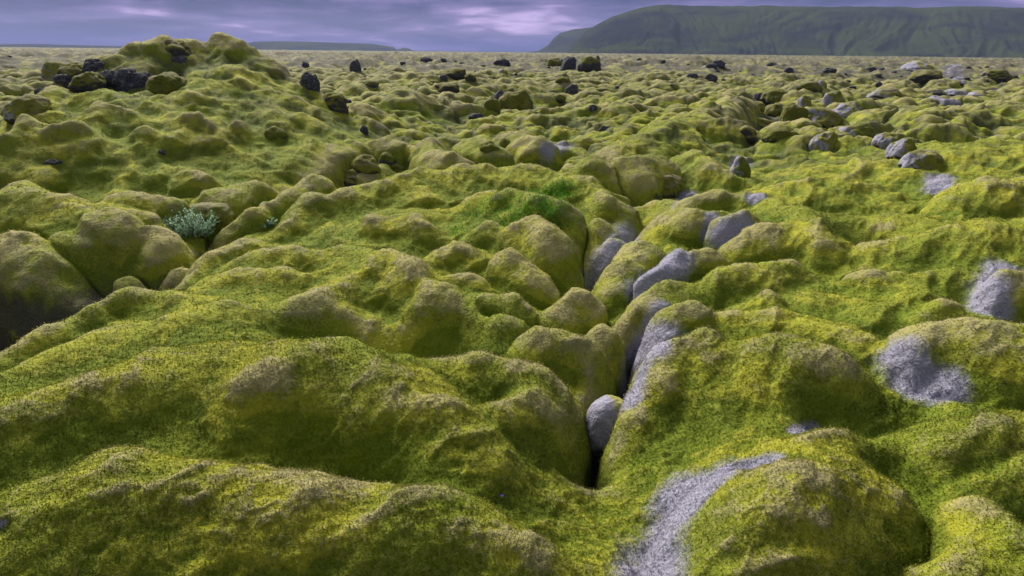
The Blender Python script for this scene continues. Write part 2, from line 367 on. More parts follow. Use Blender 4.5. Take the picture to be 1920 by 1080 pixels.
# packed cushions of the middle distance
w1 = fbm(Xs/.9, Ys/.9, 301, 2)*.35; w2 = fbm(Xs/.9+5, Ys/.9, 303, 2)*.35
gap = np.zeros(Xs.shape)
for sc_, am, sd0 in ((.85, .085, 307), (2.4, .42, 309)):
    f1, f2, hh = worley((sk+w1)/sc_/(1.7 if sc_ > 1 else 1.1), (sl+w2)/sc_, sd0); e = np.clip((f2-f1)/.7, 0, 1)
    pl = sstep(e, -.25, 1)**.8; hum = hum+(pl-.75)*am*(.5+hh)*sstep(Ds, 8 if sc_ < 1 else 13, 20 if sc_ < 1 else 26); gap = np.maximum(gap, 1-e*3)
fl = .35+.65*np.clip(ns[..., 2], 0, 1)**1.5
GP3[:kk] += ns*(hum*fl)[..., None]
# cushions swell out over their feet
bul = sstep(1-ns[..., 2], .12, .55)*.045*np.clip(Ds/4, .8, 3)
GP3[:kk, :, 0] += ns[..., 0]*bul; GP3[:kk, :, 1] += ns[..., 1]*bul
GX, GY, GZ = GP3[..., 0], GP3[..., 1], GP3[..., 2]
def height_at(x, y): return float(height(np.array([x]), np.array([y]), False)[0])
def cast(px, py):            # first point of the land along the ray through (px, py)
    d = ray(px, py); t = np.concatenate([np.arange(1.2, 20, .01), np.arange(20, 150, .05)])
    z = height(d[0]*t, d[1]*t, False); hit = np.nonzero(CAMZ+d[2]*t < z)[0]
    k = t[hit[0]] if len(hit) else 140.
    return d[0]*k, d[1]*k, CAMZ+d[2]*k, k
# ------------------------------------------------------------------ colour zones of the moss (world positions)
GREY = [ # pale woolly fringe moss: half width px, path
 (30, [(1118,900),(1138,850),(1165,800),(1190,755),(1215,705),(1235,665)]), (34, [(1100,890),(1125,840),(1160,790),(1185,750),(1210,700),(1200,660),(1250,640)]),
 (30, [(1115,545),(1128,515),(1150,480),(1175,455)]), (34, [(1205,535),(1222,515),(1262,488)]),
 (20, [(1226,640),(1226,610),(1240,585)]), (70, [(1225,1100),(1262,1000),(1300,940)]), (52, [(1290,935),(1350,900)]), (26, [(1350,893),(1440,874)]),
 (36, [(1690,670),(1700,700),(1740,725),(1775,735)]), (26, [(1862,580),(1855,545),(1880,512)]), (18, [(1330,440),(1335,415)]), (28, [(1360,445),(1390,430)]),
 (16, [(1275,400),(1290,368)]), (20, [(1755,360),(1765,335)]), (16, [(1380,325),(1390,305)]), (14, [(1410,378),(1425,370)]),
 (7, [(-10,988),(80,958),(200,910)]), (16, [(1025,285),(1060,268)]), (14, [(1490,815),(1520,805)]),
 (20, [(1560,215),(1600,205)]), (20, [(1640,180),(1800,190)]), (12, [(1785,120),(1795,150)]),
]
GP = []
for rpx, path in GREY:
    P = []
    for (px, py) in path:
        x, y, z, t = cast(px, py); P.append((x, y, z, rpx*t/F))
    GP.append(P)
def seg3(X, Y, Z, P):
    best = np.full(X.shape, 9.)
    for a, b in ([(P[0], P[0])] if len(P) == 1 else zip(P[:-1], P[1:])):
        ab = np.array(b[:3])-np.array(a[:3]); l2 = (ab**2).sum()
        t = 0*X if l2 < 1e-9 else np.clip(((X-a[0])*ab[0]+(Y-a[1])*ab[1]+(Z-a[2])*ab[2])/l2, 0, 1)
        d = np.sqrt((X-a[0]-t*ab[0])**2+(Y-a[1]-t*ab[1])**2+(Z-a[2]-t*ab[2])**2)/(a[3]+t*(b[3]-a[3]))
        best = np.minimum(best, d)
    return best
grey = np.zeros(GX.shape); gn = fbm(GX/.25, GY/.25, 81, 3)*.45+fbm(GX/.04, GY/.04, 84, 2)*.25
for P in GP:
    A = np.array(P); m = 2.5*A[:, 3].max()
    i = np.nonzero((GX > A[:, 0].min()-m) & (GX < A[:, 0].max()+m) & (GY > A[:, 1].min()-m) & (GY < A[:, 1].max()+m))
    if not len(i[0]): continue
    d = seg3(GX[i], GY[i], GZ[i], P); grey[i] = np.maximum(grey[i], sstep(d+gn[i], 1.45, .6))
# crowns carry drier brown moss: convexity of the land at two scales
def lap(Z, n):
    return Z-blur(Z, n)
rock_shade = sstep(fbm(GX/1.6, GY/2.2, 91, 4, .6)+.40*sstep(R2, 14, 60), .10, .36)*sstep(R2, 12, 22)*(.6+.4*sstep(R2, 40, 70))
rock_shade = np.maximum(rock_shade, .45*sstep(R2, 35, 100))
rock_shade[:kk] = np.maximum(rock_shade[:kk]*np.clip(.35+gap, 0, 1), np.clip(gap, 0, 1)*sstep(Ds, 10, 18)*.7)
for ic, (dep, P) in enumerate(CR):
    A = np.array(P); m = 3*A[:, 3].max(); i = np.nonzero((GX > A[:, 0].min()-m) & (GX < A[:, 0].max()+m) & (GY > A[:, 1].min()-m) & (GY < A[:, 1].max()+m))
    if len(i[0]): q, _, _ = cap_dist(GX[i], GY[i], P); q = q*(.45 if ic == 0 else 1); rock_shade[i] = np.maximum(rock_shade[i], sstep(q+fbm(GX[i]/.2, GY[i]/.2, 95, 2)*.5, 1.0, .6)*sstep(GZ[i]+fbm(GX[i]/.15, GY[i]/.15, 97, 2)*.15, -.42, -.68))  # bare rock deep in crevices; spread wider in the left hollow to paint its shade
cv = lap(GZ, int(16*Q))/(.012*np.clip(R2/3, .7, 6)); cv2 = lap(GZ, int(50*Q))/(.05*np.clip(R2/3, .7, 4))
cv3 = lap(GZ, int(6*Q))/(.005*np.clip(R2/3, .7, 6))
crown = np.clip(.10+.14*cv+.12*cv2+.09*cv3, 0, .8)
def mesh_from(name, co, quads, mat, attrs=None, smooth_=True, parent=None):
    me = bpy.data.meshes.new(name); nv = len(co); nf = len(quads)
    me.vertices.add(nv); me.vertices.foreach_set('co', co.astype(np.float32).ravel())
    me.loops.add(quads.size); me.loops.foreach_set('vertex_index', quads.astype(np.int32).ravel())
    me.polygons.add(nf); n = quads.shape[1]
    me.polygons.foreach_set('loop_start', np.arange(0, nf*n, n, dtype=np.int32))
    me.update(calc_edges=True); me.validate()
    if smooth_: me.polygons.foreach_set('use_smooth', np.ones(nf, dtype=bool))
    for k, v in (attrs or {}).items():
        a = me.attributes.new(k, 'FLOAT', 'POINT'); a.data.foreach_set('value', v.astype(np.float32).ravel())
    me.materials.append(mat); o = bpy.data.objects.new(name, me); COL.objects.link(o)
    if parent: o.parent = parent
    return o
def grid_quads(nr, nc):
    i = np.arange(nr*nc).reshape(nr, nc)
    return np.stack([i[:-1, :-1], i[:-1, 1:], i[1:, 1:], i[1:, :-1]], -1).reshape(-1, 4)[:, ::-1]
# ------------------------------------------------------------------ materials
def new_mat(name):
    m = bpy.data.materials.new(name); m.use_nodes = True; t = m.node_tree; t.nodes.clear()
    out = N(t, 'ShaderNodeOutputMaterial'); b = N(t, 'ShaderNodeBsdfPrincipled'); L(t, b.outputs[0], out.inputs[0])
    b.inputs['Specular IOR Level'].default_value = .15; b.inputs['Roughness'].default_value = .9
    return m, t, b
def attr(t, n): a = N(t, 'ShaderNodeAttribute', attribute_name=n); return a.outputs['Fac']
def moss_mat(name, boulder=False, sprig=False, dull=1.0, tone=0.0, greyness=0.0, rockmin=0.0):
    m, t, b = new_mat(name)
    geo = N(t, 'ShaderNodeNewGeometry'); pos = geo.outputs['Position']
    s3 = N(t, 'ShaderNodeSeparateXYZ'); L(t, geo.outputs['Normal'], s3.inputs[0]); nz = s3.outputs[2]
    big = NOISE(t, pos, 1.1, 4, .6, .3); mid = NOISE(t, pos, 6.0, 4, .6, .2); fin = NOISE(t, pos, 55.0, 3, .65); vf = NOISE(t, pos, 170.0, 2, .6)
    # fresh yellow green <-> deep green
    g = MIX(t, smooth(t, big, .38, .62), (0.145, 0.188, 0.009), (0.280, 0.288, 0.018))
    g = MIX(t, MATH(t, 'MULTIPLY', smooth(t, mid, .42, .62), .65), g, (0.088, 0.118, 0.007))
    sp = smooth(t, fin, .40, .66)
    g = MIX(t, MATH(t, 'MULTIPLY', sp, .35), g, (0.37, 0.345, 0.10))
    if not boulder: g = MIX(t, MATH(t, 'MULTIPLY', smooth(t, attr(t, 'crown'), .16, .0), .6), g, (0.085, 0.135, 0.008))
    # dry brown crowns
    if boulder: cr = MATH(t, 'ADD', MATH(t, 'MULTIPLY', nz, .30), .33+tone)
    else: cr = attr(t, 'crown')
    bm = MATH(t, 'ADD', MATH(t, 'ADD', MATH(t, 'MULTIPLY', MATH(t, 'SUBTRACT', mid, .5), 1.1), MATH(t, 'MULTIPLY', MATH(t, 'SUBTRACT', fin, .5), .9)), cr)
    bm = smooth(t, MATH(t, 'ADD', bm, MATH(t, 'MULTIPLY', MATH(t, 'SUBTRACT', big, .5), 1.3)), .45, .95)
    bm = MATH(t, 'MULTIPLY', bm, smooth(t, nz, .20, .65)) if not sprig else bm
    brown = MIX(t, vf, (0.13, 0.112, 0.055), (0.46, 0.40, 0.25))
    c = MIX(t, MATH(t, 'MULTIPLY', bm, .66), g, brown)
    if dull < 1: c = MIX(t, 1.0, c, (dull, dull*.97, dull*1.3), 'MULTIPLY')
    # pale grey woolly moss
    gr = MIX(t, smooth(t, fin, .35, .65), (0.23, 0.225, 0.31), (0.30, 0.295, 0.39))
    if boulder:
        gs = MATH(t, 'ADD', MATH(t, 'MULTIPLY', MATH(t, 'SUBTRACT', mid, .5), 1.2), MATH(t, 'SUBTRACT', greyness, MATH(t, 'ADD', MATH(t, 'MULTIPLY', s3.outputs[0], .75), MATH(t, 'MULTIPLY', nz, .35))))
        gm = smooth(t, gs, .45, .75)
    else: gm = attr(t, 'grey')
    c = MIX(t, gm, c, gr)
    # bare dark lava on undersides and in joints; also paints the left hollow's shade
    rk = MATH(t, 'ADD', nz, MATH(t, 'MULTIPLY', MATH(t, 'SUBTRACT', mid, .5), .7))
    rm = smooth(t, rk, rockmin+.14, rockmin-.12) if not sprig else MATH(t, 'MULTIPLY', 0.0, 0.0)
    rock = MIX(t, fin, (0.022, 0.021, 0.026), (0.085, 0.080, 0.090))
    if not boulder and not sprig: rm = MATH(t, 'MAXIMUM', rm, MATH(t, 'MULTIPLY', attr(t, 'rock_shade'), smooth(t, mid, .25, .42)))
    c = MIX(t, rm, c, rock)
    L(t, c, b.inputs['Base Color'])
    b.inputs['Sheen Weight'].default_value = .0; b.inputs['Sheen Roughness'].default_value = .6; b.inputs['Sheen Tint'].default_value = (.8, .75, .55, 1)
    if sprig:
        tr = N(t, 'ShaderNodeBsdfTranslucent'); L(t, c, tr.inputs[0]); ng = N(t, 'ShaderNodeVectorMath', operation='SCALE', inp={3: -1.0})
        a2 = N(t, 'ShaderNodeAttribute', attribute_name='cushion'); L(t, a2.outputs['Vector'], ng.inputs[0]); L(t, a2.outputs['Vector'], tr.inputs['Normal'])
        sh = N(t, 'ShaderNodeMixShader', inp={0: .45}); L(t, b.outputs[0], sh.inputs[1]); L(t, tr.outputs[0], sh.inputs[2]); L(t, sh.outputs[0], [n for n in t.nodes if n.bl_idname == 'ShaderNodeOutputMaterial'][0].inputs[0])
        an = N(t, 'ShaderNodeAttribute', attribute_name='cushion'); L(t, an.outputs['Vector'], b.inputs['Normal']); return m
    h = MATH(t, 'ADD', MATH(t, 'MULTIPLY', fin, .012), MATH(t, 'MULTIPLY', vf, .006))
    h = MATH(t, 'ADD', h, MATH(t, 'MULTIPLY', NOISE(t, pos, 20.0, 3, .6), .02))
    h = MATH(t, 'ADD', h, MATH(t, 'MULTIPLY', NOISE(t, pos, 7.0, 3, .6), .05))
    bp = N(t, 'ShaderNodeBump', inp={'Strength': .8, 'Distance': 1.0}); L(t, h, bp.inputs['Height']); L(t, bp.outputs[0], b.inputs['Normal'])
    return m
M_ground = moss_mat('moss_ground')
GCO = np.stack([GX, GY, GZ], -1)
go = mesh_from('ground', GCO.reshape(-1, 3), grid_quads(*GX.shape), M_ground, {'grey': grey, 'crown': np.clip(crown+.06*sstep(R2, 25, 80), 0, 1), 'rock_shade': rock_shade*.85})
go['kind'] = 'structure'
# ------------------------------------------------------------------ woolly moss sprigs on the nearer cushions
rng = np.random.RandomState(7)
NN = grid_normals(GCO)
c0 = len(azc); cN = c0+len(azf)
ri = np.nonzero((RR > 1.25) & (RR < 26))[0]
sel = rng.rand(len(ri), cN-c0) < (.95*sstep(RR[ri], 26, 6))[:, None]
ii, jj = np.nonzero(sel); ex = np.nonzero(RR[ii+ri[0]] < 5)[0]; ii = np.concatenate([ii, ii[ex]]); jj = np.concatenate([jj, jj[ex]]); ii = ii+ri[0]; jj = jj+c0
P0 = GCO[ii, jj]; n0 = NN[ii, jj]; d0 = R2[ii, jj]
vd = P0-np.array([0, 0, CAMZ]); vd /= np.linalg.norm(vd, axis=1)[:, None]
k_ = ((vd*n0).sum(1) < .35); P0, n0, d0, ii, jj = P0[k_], n0[k_], d0[k_], ii[k_], jj[k_]
m_ = len(P0); P0 = P0+rng.normal(size=(m_, 3))*.006*np.sqrt(d0/3)[:, None]
sz = .0050*(d0/2.6)**.68*(.6+.8*rng.rand(m_))
gnv = n0+rng.normal(size=(m_, 3))*.17; gnv /= np.linalg.norm(gnv, axis=1)[:, None]
up = n0*.8+rng.normal(size=(m_, 3))*.8; up /= np.linalg.norm(up, axis=1)[:, None]
sd_ = np.cross(up, rng.normal(size=(m_, 3))); sd_ /= np.linalg.norm(sd_, axis=1)[:, None]+1e-9
wd = sz*.55
T = np.stack([P0-sd_*wd[:, None]-n0*sz[:, None]*.3, P0+sd_*wd[:, None]-n0*sz[:, None]*.3, P0+up*(sz*.75)[:, None]], 1).reshape(-1, 3)
M_sprig = moss_mat('moss_sprigs', sprig=True)
at = {'grey': np.repeat(grey[ii, jj], 3), 'crown': np.repeat(crown[ii, jj], 3)}
mo = mesh_from('moss_sprigs', T, np.arange(3*m_).reshape(-1, 3), M_sprig, at, smooth_=False); ga = mo.data.attributes.new('cushion', 'FLOAT_VECTOR', 'POINT'); ga.data.foreach_set('vector', np.repeat(gnv, 3, 0).astype(np.float32).ravel()); mo['kind'] = 'stuff'
mo['label'] = 'fine woolly yellow green moss covering the nearer lava mounds'; mo['category'] = 'moss'

# ------------------------------------------------------------------ far land
def far_mat(name, c1, c2, sc):
    m, t, b = new_mat(name); geo = N(t, 'ShaderNodeNewGeometry'); mp = N(t, 'ShaderNodeMapping', inp={'Scale': (1, 1, 2.2)}); L(t, geo.outputs['Position'], mp.inputs[0])
    s3 = N(t, 'ShaderNodeSeparateXYZ'); L(t, geo.outputs['Normal'], s3.inputs[0])
    n = NOISE(t, mp.outputs[0], sc, 6, .62, .5); n2 = NOISE(t, mp.outputs[0], sc*5, 4, .6)
    c = MIX(t, smooth(t, n, .40, .62), c1, c2); c = MIX(t, MATH(t, 'MULTIPLY', smooth(t, n2, .5, .68), .5), c, (.035, .035, .035))
    L(t, c, b.inputs['Base Color']); b.inputs['Specular IOR Level'].default_value = 0.0
    return m
M_mtn = far_mat('mountain_slope', (.030, .042, .014), (.010, .013, .016), .006)
def skyline(name, pts, dist, foot, back, mat, gully=.12, seed=0, n=500, rows=90):
    """a massif whose brow lies at the given distance; pts: brow line as the photo shows it"""
    az_, el_ = [], []
    for px, py in pts:
        d = ray(px, py); az_.append(math.atan2(d[0], d[1])); el_.append(max(0, d[2]/math.hypot(d[0], d[1])*dist+CAMZ+4))
    a = np.linspace(az_[0], az_[-1], n); top = np.interp(a, az_, el_)
    v = np.concatenate([np.linspace(0, 1, rows), 1+np.linspace(.05, 1, 20)])
    A_, V_ = np.meshgrid(a, v); T_ = np.tile(top, (len(v), 1))
    D_ = np.where(V_ <= 1, foot+(dist-foot)*V_, dist+(back-dist)*(V_-1))
    s_ = np.clip(V_, 0, 1)
    prof = .55*s_**1.5+.45*sstep(s_, .25, .95)
    X = np.sin(A_)*D_; Y = np.cos(A_)*D_
    gx_ = A_*dist/95.; gul = np.abs(fbm(gx_+fbm(gx_*.5, s_*2, seed+5, 2)*1.2, s_*1.1+3, seed, 5, .55))
    gul2 = np.abs(fbm(gx_*3.1, s_*3.+8, seed+9, 3, .55))
    Zz = T_*prof-(gul*1.5+gul2*.35)*gully*T_*np.sin(np.pi*np.clip(s_, 0, 1))**.8*1.4
    Zz = np.where(V_ > 1, T_*(1-.25*(V_-1))-2, Zz)-6*(1-s_)
    Zz = Zz+fbm(X/60., Y/60., seed+3, 3)*T_*.03
    o = mesh_from(name, np.stack([X, Y, Zz], -1).reshape(-1, 3), grid_quads(*X.shape), mat); o['kind'] = 'structure'; return o
skyline('mountain', [(1050,112),(1062,104),(1072,90),(1084,76),(1100,60),(1125,46),(1150,33),(1180,24),(1210,16),(1240,11),(1290,13),(1350,15),(1430,13),(1500,15),(1600,15),(1720,17),(1800,15),(1920,18),(2100,22),(2400,30),(2700,60)], 2000, 1400, 2400, M_mtn, .12, 101)
skyline('mountain', [(990,100),(1010,97),(1028,86),(1038,74),(1050,64),(1075,57),(1100,54),(1150,50),(1250,60)], 2900, 2600, 3200, M_mtn, .08, 131, n=200)
skyline('hills', [(380,93),(430,88),(478,80),(530,79),(580,80),(650,82),(700,84),(738,90),(744,95),(756,91),(766,92),(776,97),(860,99),(1000,99)], 3600, 3200, 3900, M_mtn, .06, 151, n=300)
skyline('hills', [(-400,95),(-100,86),(60,84),(180,87),(300,90),(420,94)], 3800, 3400, 4100, M_mtn, .06, 171, n=200)
# air between here and the mountains
me = bpy.data.meshes.new('haze'); hzv = [(x, y, z) for x in (-4400, 4400) for y in (-4400, 4400) for z in (-22, 168)]
me.from_pydata(hzv, [], [(0, 1, 3, 2), (4, 6, 7, 5), (0, 4, 5, 1), (2, 3, 7, 6), (0, 2, 6, 4), (1, 5, 7, 3)]); me.update()
ho = bpy.data.objects.new('haze', me); COL.objects.link(ho); ho['kind'] = 'stuff'; ho['label'] = 'thin blue haze in front of the far mountains'; ho['category'] = 'haze'
hm = bpy.data.materials.new('haze'); hm.use_nodes = True; t = hm.node_tree; t.nodes.clear()
vo = N(t, 'ShaderNodeVolumePrincipled', inp={'Color': (.50, .60, 1.0, 1), 'Density': 0.9e-4, 'Anisotropy': 0.1}); ou = N(t, 'ShaderNodeOutputMaterial'); L(t, vo.outputs[0], ou.inputs['Volume']); me.materials.append(hm)

# ------------------------------------------------------------------ boulders
M_bm = moss_mat('boulder_moss', boulder=True, tone=.10, greyness=-.2, rockmin=-.25, dull=.62)
M_bb = moss_mat('boulder_brown_moss', boulder=True, tone=.26, greyness=-.1, rockmin=-.3, dull=.8)
M_bh = moss_mat('boulder_half_moss', boulder=True, tone=.12, greyness=.0, rockmin=.25, dull=.6)
M_bg = moss_mat('boulder_grey_moss', boulder=True, tone=.08, greyness=.44, rockmin=-.2, dull=.75)
M_bG = moss_mat('boulder_pale_moss', boulder=True, tone=.1, greyness=.8, rockmin=-.3)
def rock_mat():
    m, t, b = new_mat('dark_lava'); geo = N(t, 'ShaderNodeNewGeometry'); pos = geo.outputs['Position']
    a = NOISE(t, pos, 9, 4, .65); f = NOISE(t, pos, 40, 3, .7); s3 = N(t, 'ShaderNodeSeparateXYZ'); L(t, geo.outputs['Normal'], s3.inputs[0])
    c = MIX(t, smooth(t, f, .35, .7), (.022, .023, .032), (.105, .108, .145)); c = MIX(t, MATH(t, 'MULTIPLY', smooth(t, a, .52, .66), .7), c, (.17, .175, .23))
    ms = smooth(t, MATH(t, 'ADD', s3.outputs[2], MATH(t, 'MULTIPLY', MATH(t, 'SUBTRACT', a, .5), 2.2)), .75, 1.1)
    c = MIX(t, MATH(t, 'MULTIPLY', ms, .55), c, (.10, .11, .02)); L(t, c, b.inputs['Base Color'])
    bp = N(t, 'ShaderNodeBump', inp={'Strength': .9, 'Distance': .05}); L(t, MATH(t, 'ADD', a, MATH(t, 'MULTIPLY', f, .4)), bp.inputs['Height']); L(t, bp.outputs[0], b.inputs['Normal'])
    return m
M_br = rock_mat()
import bmesh
_ico = {}
def ico(n):
    if n not in _ico:
        bm = bmesh.new(); bmesh.ops.create_icosphere(bm, subdivisions=n, radius=1.0)
        _ico[n] = (np.array([v.co[:] for v in bm.verts]), np.array([[v.index for v in f.verts] for f in bm.faces])); bm.free()
    return _ico[n]
def lump(rx, ry, rz, seed, rough, sub, angular=False):
    V, Fc = ico(sub); o = seed*3.7
    v = V.copy()
    if angular:
        v = v*(1+.35*fbm3(V[:, 0]*1.1+o, V[:, 1]*1.1, V[:, 2]*1.1, 201, 2)[:, None])
        v = v*(1-.55*np.abs(fbm3(V[:, 0]*1.9+o, V[:, 1]*1.9+o, V[:, 2]*1.9, 207, 4, .6))[:, None]*rough)
        v = np.sign(v)*np.abs(v)**.85
    else:
        v = v*(1+rough*.42*fbm3(V[:, 0]*.9+o, V[:, 1]*.9, V[:, 2]*.9, 211, 2)[:, None])
        v = v*(1+rough*(.10*(.4-2*np.abs(fbm3(V[:, 0]*2.2+o, V[:, 1]*2.2, V[:, 2]*2.6, 217, 3))))[:, None])
    v = v*np.array([rx, ry, rz]); return v, Fc
MATS = dict(m=M_bm, b=M_bb, h=M_bh, g=M_bg, G=M_bG, r=M_br)
NAMES = dict(m='mossy_boulder', b='mossy_boulder', h='mossy_boulder', g='mossy_boulder', G='mossy_boulder', r='lava_rock')
CATS = dict(m='boulder', b='boulder', h='boulder', g='boulder', G='boulder', r='rock')
BOULD = [ # style, base px, base py, half width px, height px, turn degrees, label
 # knoll
 ('g',110,152,20,34,0,'round grey green boulder at the outer left foot of the knoll'),
 ('h',147,148,24,30,20,'brown mossy boulder with dark underside left of the cave'),
 ('r',121,160,16,20,0,'pale grey bare rock between the boulders left of the cave'),
 ('h',168,172,28,34,-20,'large round mossy boulder just left of the dark cave mouth'),
 ('r',212,166,22,34,0,'black lava block on the left side of the cave under the knoll'),
 ('r',245,168,26,40,30,'black lava block at the back of the cave under the knoll'),
 ('r',185,136,22,24,30,'dark lava hanging above the left side of the cave mouth'),
 ('r',272,166,20,30,80,'dark blue lava rock on the right side of the cave mouth'),
 ('h',330,106,25,32,0,'overhanging block with dark underside on the left peak of the knoll'),
 ('r',338,123,18,20,0,'grey rock wedged in the saddle between the two knoll peaks'),
 ('m',318,177,38,42,0,'rounded mossy lump at the right edge of the cave'),
 ('r',82,177,12,10,0,'flat dark rock lying left below the knoll'),
 ('g',58,222,34,42,0,'broad grey green boulder with dark holes near the left edge'),
 ('m',517,261,19,25,0,'small round mossy ball on the slope right below the knoll'),
 ('r',580,168,18,35,15,'tall dark blue lava rock standing right of the knoll'),
 ('r',573,127,7,10,0,'tiny dark rock above the tall blue one right of the knoll'),
 ('r',667,136,10,27,0,'black upright rock standing alone near the horizon'),
 ('h',625,212,26,42,0,'cone shaped mossy rock with dark stone at its foot'),
 ('r',648,203,12,20,0,'grey speckled rock leaning on the cone shaped mossy rock'),
 ('r',300,297,11,16,0,'small grey stone beside the dark hollow left of the middle'),
 ('r',105,312,20,12,0,'dark bare patch of rock on top of the far left mound'),
 ('m',1240,364,38,46,0,'smooth brownish pillow boulder below the dark overhang'),
 ('b',400,430,46,52,-10,'big brown moss boulder behind the grey green shrub'),
 ('b',1178,410,20,26,0,'small grey brown boulder beside the middle crevice'),
 # middle
 ('m',688,330,25,44,0,'upright dark green boulder like a seated figure'),
 ('h',676,350,38,36,25,'long dark boulder lying at the foot of the upright one'),
 ('h',727,318,17,36,0,'dark mossy boulder right behind the upright one'),
 ('m',742,326,16,20,0,'small low boulder right of the upright dark group'),
 ('r',683,256,8,24,0,'narrow black rock in the slot above the upright boulder'),
 ('r',646,202,0,0,0,''),
 ('r',800,118,12,11,0,'dark flat rock near the horizon left of centre'),
 ('h',853,142,20,17,0,'greyish mossy boulder on the far plain left of centre'),
 ('r',832,150,7,10,0,'small dark stone left in front of the far greyish boulder'),
 ('h',882,150,11,12,0,'grey stone right in front of the far greyish boulder'),
 ('r',940,122,14,12,0,'dark low rock close under the horizon in the centre'),
 ('G',942,140,9,11,0,'pale grey stone on the far plain in the centre'),
 ('r',1067,131,14,28,20,'jagged black rock standing out near the horizon'),
 ('m',1040,126,16,19,0,'rounded mossy dome left of the jagged black rock'),
 ('h',1104,136,20,34,0,'tall mossy boulder with dark side right of the jagged rock'),
 ('r',1119,130,7,28,0,'thin dark pillar of rock against the tall mossy boulder'),
 ('h',838,173,24,19,0,'low dark mossy boulder in the left centre distance'),
 ('h',695,166,15,16,0,'greyish mossy boulder on the slope below the upright black rock'),
 ('r',785,178,10,12,0,'dark small rock left of the low dark boulder'),
 ('r',937,202,13,36,0,'black upright rock squeezed between two mossy boulders'),
 ('m',966,208,30,44,0,'large round mossy boulder right of the squeezed black rock'),
 ('m',921,213,17,36,0,'egg shaped mossy boulder left of the squeezed black rock'),
 ('r',991,204,8,20,0,'small dark rock touching the right side of the large round boulder'),
 ('r',893,226,13,14,0,'black stone on the slope below the three boulder group'),
 ('m',1054,158,15,16,0,'grey green boulder left above the blue lava rock'),
 ('r',1072,178,14,22,0,'dark blue lava rock on the slope right of centre'),
 ('m',1046,189,14,13,0,'low mossy boulder left below the blue lava rock'),
 ('h',1127,177,13,12,0,'low brown boulder right of the blue lava rock'),
 ('r',1112,209,9,13,0,'round grey stone on the bright slope right of centre'),
 ('m',918,291,18,30,0,'rounded pillow at the foot of the central lumps'),
 ('m',948,288,15,32,0,'rounded pillow right of the central foot pillow'),
 ('r',1131,252,9,18,0,'dark stone in the notch at the top of the central ridge'),
 ('g',1150,257,16,18,0,'grey green boulder in the notch at the top of the central ridge'),
 ('m',1193,208,13,15,0,'small mossy boulder behind the bright central slope'),
 # channel and the grey rows on the right
 ('r',1333,130,10,11,0,'dark rock just below the mountain foot'),
 ('r',1346,125,12,12,0,'black rock pair member closest to the mountain foot'),
 ('r',1445,126,7,8,0,'tiny dark rock on the plain below the mountain'),
 ('r',1477,138,8,11,0,'small dark rock above the grey boulder rows'),
 ('r',1297,150,11,12,0,'dark rock left of the pair above the channel'),
 ('r',1333,152,10,14,0,'dark square rock above the channel'),
 ('r',1554,137,12,9,0,'two lobed dark rock far out on the right plain'),
 ('r',1632,136,10,9,0,'dark rock left of the big grey slab on the right plain'),
 ('G',1722,136,24,20,0,'large pale grey slab on the right plain'),
 ('h',1735,152,28,20,0,'mossy boulder with dark foot below the pale slab'),
 ('h',1868,152,22,20,0,'dark mossy boulder near the right edge of the plain'),
 ('m',1520,170,18,18,10,'dark olive boulder at the upper end of the grey rows'),
 ('G',1540,166,8,16,0,'pale grey stone against the dark olive boulder'),
 ('m',1455,192,24,26,0,'olive boulder at the upper left of the grey rows'),
 ('r',1424,190,10,16,0,'dark lava rock left of the upper olive boulder'),
 ('g',1420,206,14,16,0,'grey purple rock lowest in the channel head'),
 ('m',1456,220,22,28,15,'olive boulder halfway down the channel side'),
 ('m',1486,234,22,44,10,'tall olive boulder in the middle of the channel side'),
 ('g',1507,208,12,30,0,'grey boulder behind the tall olive one'),
 ('g',1562,201,17,32,0,'dark grey dome standing alone above the grey rows'),
 ('g',1660,187,26,24,0,'grey fronted mossy boulder on the upper right slope'),
 ('g',1538,234,34,34,0,'long pale grey boulder in the centre of the grey rows'),
 ('G',1585,226,26,32,0,'palest grey boulder at the right of the long one'),
 ('m',1430,248,26,26,20,'dark olive boulder lying across the channel floor'),
 ('h',1400,262,19,28,0,'dark rounded boulder at the lower left end of the channel'),
 ('m',1462,262,28,28,0,'broad olive boulder right of the channel floor'),
 ('g',1542,286,24,44,30,'steep grey flanked pillow left of the paired grey boulders'),
 ('g',1575,264,18,16,0,'small grey boulder between two larger grey flanked ones'),
 ('g',1606,262,28,32,0,'grey flanked boulder above the row of three'),
 ('g',1664,284,26,38,20,'upper one in the descending row of three grey boulders'),
 ('g',1690,298,24,40,20,'middle one in the descending row of three grey boulders'),
 ('g',1722,321,34,42,20,'lowest and largest in the descending row of three grey boulders'),
 ('g',1386,338,20,50,0,'upright grey and black boulder right of the pillow boulder'),
 ('G',1798,182,24,14,0,'flat pale rock among the brown hummocks on the right'),
 ('r',1750,180,18,10,0,'flat dark grey rock left of the flat pale rock'),
 ('G',1832,184,14,10,0,'small pale rock right of the flat pale rock'),
 # foreground
 ('G',1150,822,52,100,0,'round pale woolly grey boulder in the middle crevice', -.25),
 ('r',1114,523,10,16,0,'small dark stone beside the grey edged pillow'),
 ('r',166,584,14,24,0,'grey stone in the black hollow at the left edge', -.85),
]
